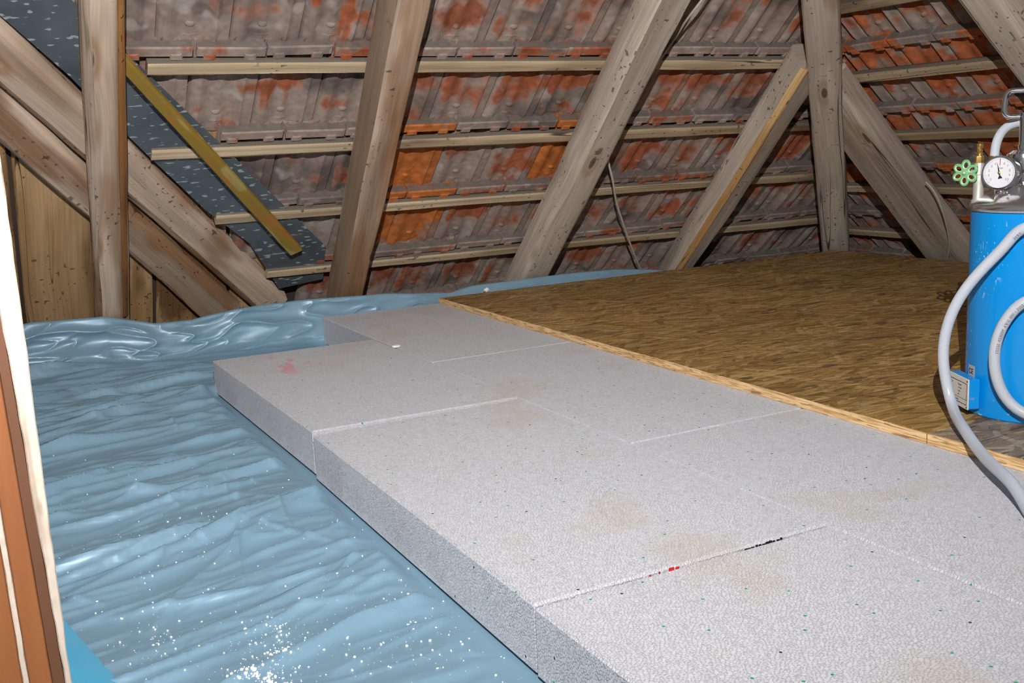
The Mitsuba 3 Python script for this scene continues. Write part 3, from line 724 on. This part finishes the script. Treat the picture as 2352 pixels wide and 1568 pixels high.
# gauge
gc = tp(2296, 397, -.062)
gax = unit(-dg * 1.0 - lat_ * .28 + up * .10)
gr = 38.5 / FPX * ((gc - CAM) @ FWD)
gauge = part(tank, 'pressure_gauge', mikit.ply(lathe([(0, -.028), (gr * .95, -.028), (gr * 1.02, -.024), (gr * 1.02, -.004), (gr * 1.04, .0), (gr * 1.0, .004), (gr * .90, .0045), (gr * .885, .001), (0, .001)], gc, gax, 56), 'chrome_clean', smooth=30), 'round chrome pressure gauge')
part(gauge, 'dial', mikit.ply(lathe([(0, .0012), (gr * .885, .0012), (gr * .885, .0022), (0, .0022)], gc, gax, 56), 'dial_white', smooth=30))
ge = unit(np.cross(up, gax)); gu = np.cross(gax, ge)
def dpt(ang, r, h=.0026): a = math.radians(ang); return gc + (ge * math.sin(a) + gu * math.cos(a)) * r * gr + gax * h
def flat(pts, key, parent, name, h=.0004, off=.0024):
    pts = [np.asarray(p) for p in pts]
    return part(parent, name, mikit.ply(hullmesh(pts + [p + gax * h for p in pts]), key))
# needle points to a little left of the top, counterweight at lower right
na = -14
def side_(ang, r, w): a = math.radians(ang); return (ge * math.cos(a) - gu * math.sin(a)) * w * gr
flat([dpt(na, .66), dpt(na, .0) + side_(na, 0, .035), dpt(na, .0) - side_(na, 0, .035), dpt(na, -.12) + side_(na, 0, .05), dpt(na, -.12) - side_(na, 0, .05)], 'ink', gauge, 'needle')
flat([dpt(166, .10), dpt(166, .34) + side_(166, 0, .13), dpt(166, .34) - side_(166, 0, .13)], 'ink', gauge, 'needle')
part(gauge, 'needle_hub', mikit.ply(lathe([(0, .0045), (gr * .08, .004), (gr * .09, .002)], gc, gax, 20), 'brass', smooth=30))
ms, rs = [], []
for i in range(41):
    ang = -135 + 270 * i / 40; r0 = .74 if i % 5 == 0 else .79
    w = side_(ang, 0, .008)
    q = [dpt(ang, r0, .0023) + w, dpt(ang, r0, .0023) - w, dpt(ang, .845, .0023) + w, dpt(ang, .845, .0023) - w]
    (rs if abs(ang - 2) < 4 else ms).append(hullmesh(q + [p + gax * .0003 for p in q]))
part(gauge, 'scale_marks', mikit.ply(cat_(ms), 'grey_ink'))
rq = [dpt(1, .45, .0023) + side_(1, 0, .018), dpt(1, .45, .0023) - side_(1, 0, .018), dpt(1, .86, .0023) + side_(1, 0, .018), dpt(1, .86, .0023) - side_(1, 0, .018)]
part(gauge, 'red_mark', mikit.ply(cat_(rs + [hullmesh(rq + [p + gax * .0003 for p in rq])]), 'red_ink'))
def text_at(txt, ctr, ex, ey, ez, h, key, parent, name, bold=False):
    m = meshkit.text_mesh(txt, h, .0003, bold); v = np.asarray(m.vertices); v = v - [(v[:, 0].min() + v[:, 0].max()) / 2, (v[:, 1].min() + v[:, 1].max()) / 2, 0]
    return part(parent, name, mikit.ply((ctr + v[:, :1] * ex + v[:, 1:2] * ey + v[:, 2:] * ez, np.asarray(m.faces)), key))
for i, t in enumerate(['0', '1', '2', '3', '4', '6', '7', '8', '9', '10']):
    ang = -135 + 27 * (i + (1 if i > 4 else 0)) if False else [-130, -103, -76, -49, -25, 25, 49, 76, 103, 130][i]
    text_at(t, dpt(ang, .60, .0023), ge, gu, gax, .0042, 'grey_ink', gauge, 'numeral')
text_at('bar', dpt(20, .30, .0023), ge, gu, gax, .0034, 'grey_ink', gauge, 'lettering')
# gauge connection
lz = Z0 + H
def hexn(c, r, h, axis=up, m=6): return lathe([(0, 0), (r * .92, 0), (r, h * .12), (r, h * .88), (r * .92, h), (0, h)], c, axis, m)
gb = tp(2300, 462, -.062)
gx = gc - gax * .012; gz0 = lz + .034
part(tank, 'brass_stem', mikit.ply(cat_([hexn((gx[0], gx[1], gz0 + .004), .0125, gx[2] - gr * .98 - gz0 - .004 + .004), lathe([(.009, -.012), (.009, .02)], (gx[0], gx[1], gz0), up, 20)]), 'brass', smooth=25))
part(tank, 'collar', mikit.ply(lathe([(0, .007), (.010, .007), (.012, .003), (.012, -.012)], (gx[0], gx[1], gz0), up, 24), 'chrome_clean', smooth=30))
# valve with brass nozzle and handwheel
vc = tp(2247, 440, -.025)
vb = np.array([vc[0], vc[1], lz + .014])
mpx = DT / FPX
def vh(y): return tp(2249, y, -.025)[2]
part(tank, 'valve_body', mikit.ply(cat_([lathe([(0, 0), (.013, 0), (.0125, .006), (.010, .007), (.010, vh(424) - vb[2]), (.0115, vh(420) - vb[2]), (.0115, vh(402) - vb[2]), (.0095, vh(400) - vb[2]), (.0095, vh(378) - vb[2]), (.0085, vh(374) - vb[2]), (0, vh(374) - vb[2])], vb, up, 28),
                                         lathe([(0, -.012), (.0085, -.010), (.0085, .0), (.006, .004), (.006, .016), (0, .016)], np.array([vb[0], vb[1], vh(396)]), unit(-lat_ - dg * .25), 24)]), 'cast_metal', smooth=30))
part(tank, 'brass_nozzle', mikit.ply(cat_([hexn((vb[0], vb[1], vh(378)), .0085, vh(358) - vh(378)), lathe([(.0058, 0), (.0058, .006), (.0042, .008), (.0058, .011), (.0045, .014), (.006, .018), (.006, .0235), (.004, .025), (0, .025)], (vb[0], vb[1], vh(359)), up, 24)]), 'brass', smooth=25))
wc = tp(2217, 397, -.04); wax = unit(-dg * .95 - lat_ * .30 + up * .02)
we = unit(np.cross(up, wax)); wu = np.cross(wax, we); wr = 27.5 * (DT - .04) / FPX
petals, inner = [], []
for i in range(6):
    a0 = math.radians(60 * i + 4); ctr = wc + (we * math.sin(a0) + wu * math.cos(a0)) * wr * .62
    th = np.linspace(0, 2 * np.pi, 25)
    e = we * math.sin(a0) + wu * math.cos(a0); g2 = we * math.cos(a0) - wu * math.sin(a0)
    loop = [ctr + e * math.cos(t) * wr * .36 + g2 * math.sin(t) * wr * .27 for t in th]
    petals.append(tube(loop, .0027, 10, False))
    inner.append(tube([p * .84 + ctr * .16 + wax * .0006 for p in loop], .0016, 8, False))
hw = part(tank, 'handwheel', mikit.ply(cat_(petals + [lathe([(0, -.005), (wr * .28, -.004), (wr * .28, .003), (0, .004)], wc, wax, 20)]), 'green_enamel', smooth=40), 'green six-petalled valve handwheel')
part(hw, 'worn_rim', mikit.ply(cat_(inner), 'cream_wear', smooth=40))
part(hw, 'hub_bolt', mikit.ply(lathe([(0, .009), (wr * .12, .0085), (wr * .16, .006), (wr * .16, .002)], wc, wax, 16), 'cast_metal', smooth=35))
part(hw, 'spindle', mikit.ply(tube([wc, np.array([vb[0], vb[1], vh(396)])], .004, 12), 'cast_metal', smooth=40))
# pump tube, neck and handle
pc = tp(2353, 340, 0.0); pr = 12 * mpx
nz_ = lambda y: tp(2353, y, 0.)[2]
part(tank, 'pump_tube', mikit.ply(lathe([(0, nz_(258)), (pr * 1.05, nz_(258)), (pr * 1.05, nz_(266)), (pr, nz_(267)), (pr, nz_(330)), (pr * 1.1, nz_(332)), (pr * 1.1, nz_(342)), (pr, nz_(343)), (pr, lz + .02)], np.array([pc[0], pc[1], 0]), up, 32), 'chrome_clean', smooth=30), 'upright chrome pump tube')
part(tank, 'neck', mikit.ply(lathe([(0, nz_(344)), (.022, nz_(344)), (.030, nz_(352)), (.032, nz_(362)), (.032, nz_(388)), (.024, nz_(395)), (.018, nz_(398)), (.018, nz_(418)), (.024, nz_(422)), (.026, nz_(430)), (.026, lz + .02)], np.array([pc[0], pc[1], 0]), up, 40), 'chrome_clean', smooth=30))
hp = [tp(*q, -.004) for q in ((2344, 268), (2325, 269), (2312, 266), (2307, 255), (2308, 238), (2311, 222), (2320, 211), (2335, 208), (2360, 207), (2395, 208), (2406, 216), (2409, 240), (2406, 262), (2394, 268), (2362, 268))]
part(tank, 'handle', mikit.ply(tube(spline(hp, 70), .0058, 14), 'chrome_clean', smooth=40), 'chrome loop handle')
# hoses
hs = [tp(2284, 366, .035), tp(2285, 350, .035), tp(2290, 325, .034), tp(2303, 301, .03), tp(2322, 287, .022), tp(2345, 281, .01), tp(2385, 283, -.02), tp(2420, 310, -.05)]
part(tank, 'short_hose', mikit.ply(tube(spline(hs, 40), .0088, 18), 'hose_grey', smooth=40), 'short grey hose bent from the lid to the pump')
part(tank, 'hose_clamp', mikit.ply(lathe([(.0088, -.004), (.0105, -.004), (.0105, .004), (.0088, .004)], tp(2284, 362, .035), up, 24), 'brass', smooth=30))
part(tank, 'hose_socket', mikit.ply(lathe([(.008, lz), (.0085, tp(2284, 366, .035)[2])], np.array([hs[0][0], hs[0][1], 0]), up, 24), 'chrome_clean', smooth=30))
rf = lambda x, y, gap: hit(x, y, dg, TC - dg * (RT + gap))
h1p = [tk(100, .060, lz + .02), tk(95, .066, lz + .07), tk(72, .105, lz + .085), tk(42, .150, lz + .02), tk(15, RT + .035, lz - .030), rf(2352, 524, .022), rf(2310, 562, .016), rf(2262, 612, .012), rf(2215, 668, .012), rf(2183, 728, .012), rf(2168, 790, .012), rf(2169, 850, .015), rf(2182, 914, .025),
       onz(2208, 976, Z0 + .026), onz(2244, 1028, Z0 + .0125), onz(2291, 1078, Z0 + .0112), onz(2330, 1118, Z0 + .007), onz(2362, 1170, ZT + .0125), onz(2405, 1260, ZT + .0112), onz(2440, 1400, ZT + .0112)]
H1 = spline(h1p, 150)
part(tank, 'hose', mikit.ply(tube(H1, .0102, 22), 'hose_grey', smooth=40), 'long pale grey hose curving down onto the polystyrene')
h2p = [tk(150, .070, lz + .02), tk(140, .085, lz + .07), tk(112, .140, lz + .05), tk(85, RT + .030, lz - .06), tk(50, RT + .020, lz - .115), tk(22, RT + .018, lz - .150), rf(2352, 694, .022), rf(2320, 722, .022), rf(2295, 765, .022), rf(2284, 815, .022), rf(2288, 862, .022), rf(2305, 905, .022), rf(2332, 936, .024), tk(12, RT + .030, Z0 + .018), tk(40, RT + .045, Z0 + .0108), tk(70, RT + .08, Z0 + .0108), tk(95, RT + .15, Z0 + .0108), tk(106, RT + .30, Z0 + .0108)]
H2 = spline(h2p, 110)
part(tank, 'hose', mikit.ply(tube(H2, .0102, 22), 'hose_grey', smooth=40), 'second grey hose loop with printed black lettering')
def hose_text(txt, path, s0, h, side, name, flip=False, shift=0.):
    m = meshkit.text_mesh(txt, h, .0004); v = np.asarray(m.vertices)
    d = np.r_[0, np.cumsum(np.linalg.norm(np.diff(path, axis=0), axis=1))]
    if flip: v = v * [-1, -1, 1]
    s = s0 + v[:, 0]; c = np.stack([np.interp(s, d, path[:, i]) for i in range(3)], 1)
    t = np.stack([np.interp(s, d, np.gradient(path, axis=0)[:, i]) for i in range(3)], 1); t /= np.linalg.norm(t, axis=1)[:, None]
    view = CAM - c; view -= t * np.sum(view * t, 1)[:, None]; view /= np.linalg.norm(view, axis=1)[:, None]
    acr = np.cross(t, view) * side
    an = (v[:, 1] - h / 2 + shift) / .0102
    R = .0102 + .0002 + v[:, 2]
    return part(tank, name, mikit.ply((c + R[:, None] * (view * np.cos(an)[:, None] + acr * np.sin(an)[:, None]), np.asarray(m.faces)), 'grey_ink'))
dl = np.r_[0, np.cumsum(np.linalg.norm(np.diff(H2, axis=0), axis=1))]
i0 = int(np.argmin([np.hypot(*(px(p) - [2352, 694])) for p in H2])); i1 = int(np.argmin([np.hypot(*(px(p) - [2284, 812])) for p in H2]))
hose_text('12101  023004  9.8.C  Sim - 10/2011', H2[::-1], dl[-1] - dl[i1], (dl[i1] - dl[i0]) / 24., 1, 'hose_print', shift=.004)
dl1 = np.r_[0, np.cumsum(np.linalg.norm(np.diff(H1, axis=0), axis=1))]
j0 = int(np.argmin([np.hypot(*(px(p) - [2325, 548])) for p in H1]))
hose_text('PABOTO PVC', H1[::-1], dl1[-1] - dl1[j0], .0044, 1, 'hose_print', shift=.005) if False else hose_text('10.8.C', H1[::-1], dl1[-1] - dl1[j0], .0044, 1, 'hose_print', shift=.005)
# data plate on its bracket, CE sticker, red cross
pa, pb = -66, -26
PR_ = hit(2226, 872, dg, TC - dg * RT * .86); PL_ = None
pz1, pz0 = PR_[2], hit(2226, 942, dg, TC - dg * RT * .86)[2]
pr_ = np.array([PR_[0], PR_[1], 0]); pl_ = onz(2180, 850, pz1) * [1, 1, 0]; pw = np.linalg.norm(pl_ - pr_); pdir = unit(pl_ - pr_)
pn = np.cross(pdir, up); pn = pn if pn @ (CAM - pr_) > 0 else -pn
pcn = pr_ + pdir * pw / 2 + up * (pz0 + pz1) / 2
part(tank, 'bracket', mikit.ply(box(pcn - pn * .012 - pdir * .0, pdir * (pw / 2), pn * .011, up * (pz1 - pz0) / 2 * .98, .002), 'tank_blue'))
pl = part(tank, 'data_plate', mikit.ply(box(pcn + pn * .0005, pdir * (pw / 2 + .001), pn * .0012, up * (pz1 - pz0) / 2, .0006), 'plate_white'), 'white data plate with black lines and small print')
hz_ = (pz1 - pz0); ex_ = -pdir; 
def pp(a, b): return pcn + ex_ * a * pw + up * b * hz_ + pn * .0018
def bar(a0, b0, a1, b1, w=.0006):
    p, q = pp(a0, b0), pp(a1, b1); ax = (q - p) / 2; sd = np.cross(pn, unit(ax)) * w
    return box((p + q) / 2, ax, sd, pn * .0002, .0001)
part(pl, 'frame_lines', mikit.ply(cat_([bar(-.45, .33, .44, .33), bar(-.45, -.36, .44, -.36), bar(.44, .33, .44, -.36), bar(-.45, .33, -.45, -.36), bar(-.45, -.20, .44, -.20, .0004)]), 'ink'))
def ptxt(txt, a, b, h): 
    m = meshkit.text_mesh(txt, h, .0003); v = np.asarray(m.vertices); o = pp(a, b)
    return (o + v[:, :1] * ex_ + v[:, 1:2] * up + v[:, 2:] * pn, np.asarray(m.faces))
tms = [trimesh.Trimesh(*ptxt(*q), process=False) for q in (('Fabr. Nr.', -.42, .20, .0032), ('Inhalt', -.42, .09, .0032), ('Druck', -.42, -.02, .0032), ('Temp.', -.42, -.13, .0032), ('Baujahr', .02, .20, .0032), ('24 Liter', .02, .09, .0032), ('6 bar', .02, -.02, .0032), ('50', .02, -.13, .0032), ('max. Betriebsdruck', -.42, -.31, .0034))]
part(pl, 'small_print', mikit.ply(cat_(tms), 'grey_ink'))
for a in (-.46, .46):
    for b in (.42, -.43): part(pl, 'rivet', mikit.ply(lathe([(0, .0012), (.0014, .0008), (.0016, 0)], pp(a, b), pn, 10), 'ink', smooth=30))
def wrap(poly_fn, phi, z, w, h, t, key, parent, name, lab=None, r=RT):
    m = box((0, 0, 0), (w / 2, 0, 0), (0, h / 2, 0), (0, 0, t), .0002) if poly_fn is None else poly_fn
    v = np.asarray(m.vertices); a0 = math.radians(phi)
    an = a0 + v[:, 0] / r; rr = r + v[:, 2] + t
    P = TC + (-dg[None] * np.cos(an)[:, None] + lat_[None] * np.sin(an)[:, None]) * rr[:, None] + np.stack([0 * an, 0 * an, z + v[:, 1]], 1)
    return part(parent, name, mikit.ply((P, np.asarray(m.faces)), key), lab)
def phi_at(x, y):
    best = min(((abs(px(tk(f, RT, 0) + up * zz)[0] - x), f) for f in np.linspace(-88, 60, 297) for zz in (.2,)))[1]
    return best
def z_at(x, y, phi): 
    zs = np.linspace(.1, .7, 601); return zs[int(np.argmin([abs(px(tk(phi, RT, 0) + up * z_)[1] - y) for z_ in zs]))]
ph = phi_at(2231, 851); cz = z_at(2231, 851, ph)
sm_ = box((0, 0, 0), (.0125, 0, 0), (0, .0115, 0), (0, 0, .0003), .0002).subdivide().subdivide()
st = wrap(sm_, ph, cz, 0, 0, .0004, 'sticker_grey', tank, 'approval_sticker', 'small grey CE sticker')
cm = meshkit.text_mesh('CE', .0105, .0003); cm.apply_translation([-(cm.bounds[0][0] + cm.bounds[1][0]) / 2, -.00525, .0006]); wrap(cm, ph, cz, 0, 0, .0004, 'ink', st, 'lettering')
ph2 = phi_at(2212, 715); xm = meshkit.text_mesh('x', .0095, .0003, True); xm.apply_translation([-(xm.bounds[0][0] + xm.bounds[1][0]) / 2, 0, .0002]); wrap(xm, ph2, z_at(2212, 722, ph2), 0, 0, .0003, 'red_ink', tank, 'red_cross', 'small red cross mark')

# ------------------------------------------------------------------ cables and small litter
c1 = [h1(1660, -90, -.10), h1(1612, 0, -.06), h1(1585, 35, -.07), h1(1552, 85, -.12), h1(1480, 190, -.125), h1(1420, 290, -.12), h1(1397, 365, -.08), h1(1403, 395, -.06), h1(1413, 450, -.05), h1(1430, 510, -.05), h1(1452, 572, -.05), h1(1478, 632, -.05)]
solo('cable', mikit.ply(tube(spline(c1, 90), .0042, 10), 'cable_cream', smooth=40), 'thin pale cable coming out from behind the pale grey rafter in the middle', 'cable')
c2 = [h2(2126, 418, -.03), h2(2142, 435, -.02), h2(2160, 470, .0), h2(2172, 510, .01), h2(2180, 550, .01), h2(2179, 580, .005), h2(2174, 598, .0)]
solo('cable', mikit.ply(tube(spline(c2, 40), .0036, 10), 'cable_cream', smooth=40), 'thin pale cable bowing out from the right jack rafter beside the tank', 'cable')
def blob(P, s, sd, flat=.6):
    m = trimesh.creation.icosphere(2, 1.0); v = np.asarray(m.vertices)
    v = v * (1 + .5 * (meshkit.noise(v * 1.6 + sd * 5.1)[:, None] - .5)) * np.array([s, s * .6, s * flat]); a = sd * 1.7
    v = v @ np.array([[math.cos(a), math.sin(a), 0], [-math.sin(a), math.cos(a), 0], [0, 0, 1]])
    return (v + P + [0, 0, s * flat * .8], np.asarray(m.faces))
solo('polystyrene_scrap', mikit.ply(blob(onz(911, 798, ZT), .017, 2.0, .3), 'crumb', smooth=True), 'white scrap of polystyrene lying on the joint between the two far boards', 'scrap')
solo('polystyrene_scrap', mikit.ply(blob(onz(1118, 670, Z0), .017, .5, .6), 'crumb', smooth=True), 'white scrap of polystyrene on the far left corner of the strand board', 'scrap')
ms = []
ico = trimesh.creation.icosphere(0, 1.0)
def scatter(n, fx, fy, size):
    P = np.array([onz(fx(), fy(), 0.01) for _ in range(n)])
    P = P[(P[:, 0] > -.62) & (P[:, 0] < -.005) & (P[:, 1] > -1.2) & (P[:, 1] < 1.5)]
    for p, z in zip(P, film_floor_z(P[:, 0], P[:, 1])):
        s = size * .62 * (.5 + rng.random() ** 3 * 1.6)
        v = np.asarray(ico.vertices) * s * (0.7 + .6 * rng.random(3)); ms.append(trimesh.Trimesh(v + [p[0], p[1], z + s * .6], ico.faces, process=False))
scatter(420, lambda: rng.uniform(120, 1200), lambda: rng.uniform(1040, 1568), .0016)
scatter(110, lambda: rng.normal(590, 30), lambda: rng.normal(1558, 14), .0024)
scatter(120, lambda: rng.normal(625, 45), lambda: rng.normal(1510, 45), .0019)
scatter(50, lambda: rng.normal(640, 25), lambda: rng.normal(1460, 20), .0016)
scatter(45, lambda: rng.normal(360, 25), lambda: rng.normal(1462, 30), .0017)
scatter(60, lambda: rng.normal(470, 180), lambda: rng.normal(1440, 60), .0018)
scatter(80, lambda: rng.normal(950, 120), lambda: rng.normal(1500, 40), .0018)
scatter(60, lambda: rng.uniform(250, 500), lambda: rng.uniform(1180, 1330), .0015)
scatter(60, lambda: rng.normal(920, 150), lambda: rng.uniform(1330, 1460), .0015)
solo('polystyrene_crumbs', mikit.ply(cat_(ms), 'crumb'), 'white polystyrene crumbs strewn over the blue foil', 'crumbs', kind='stuff')
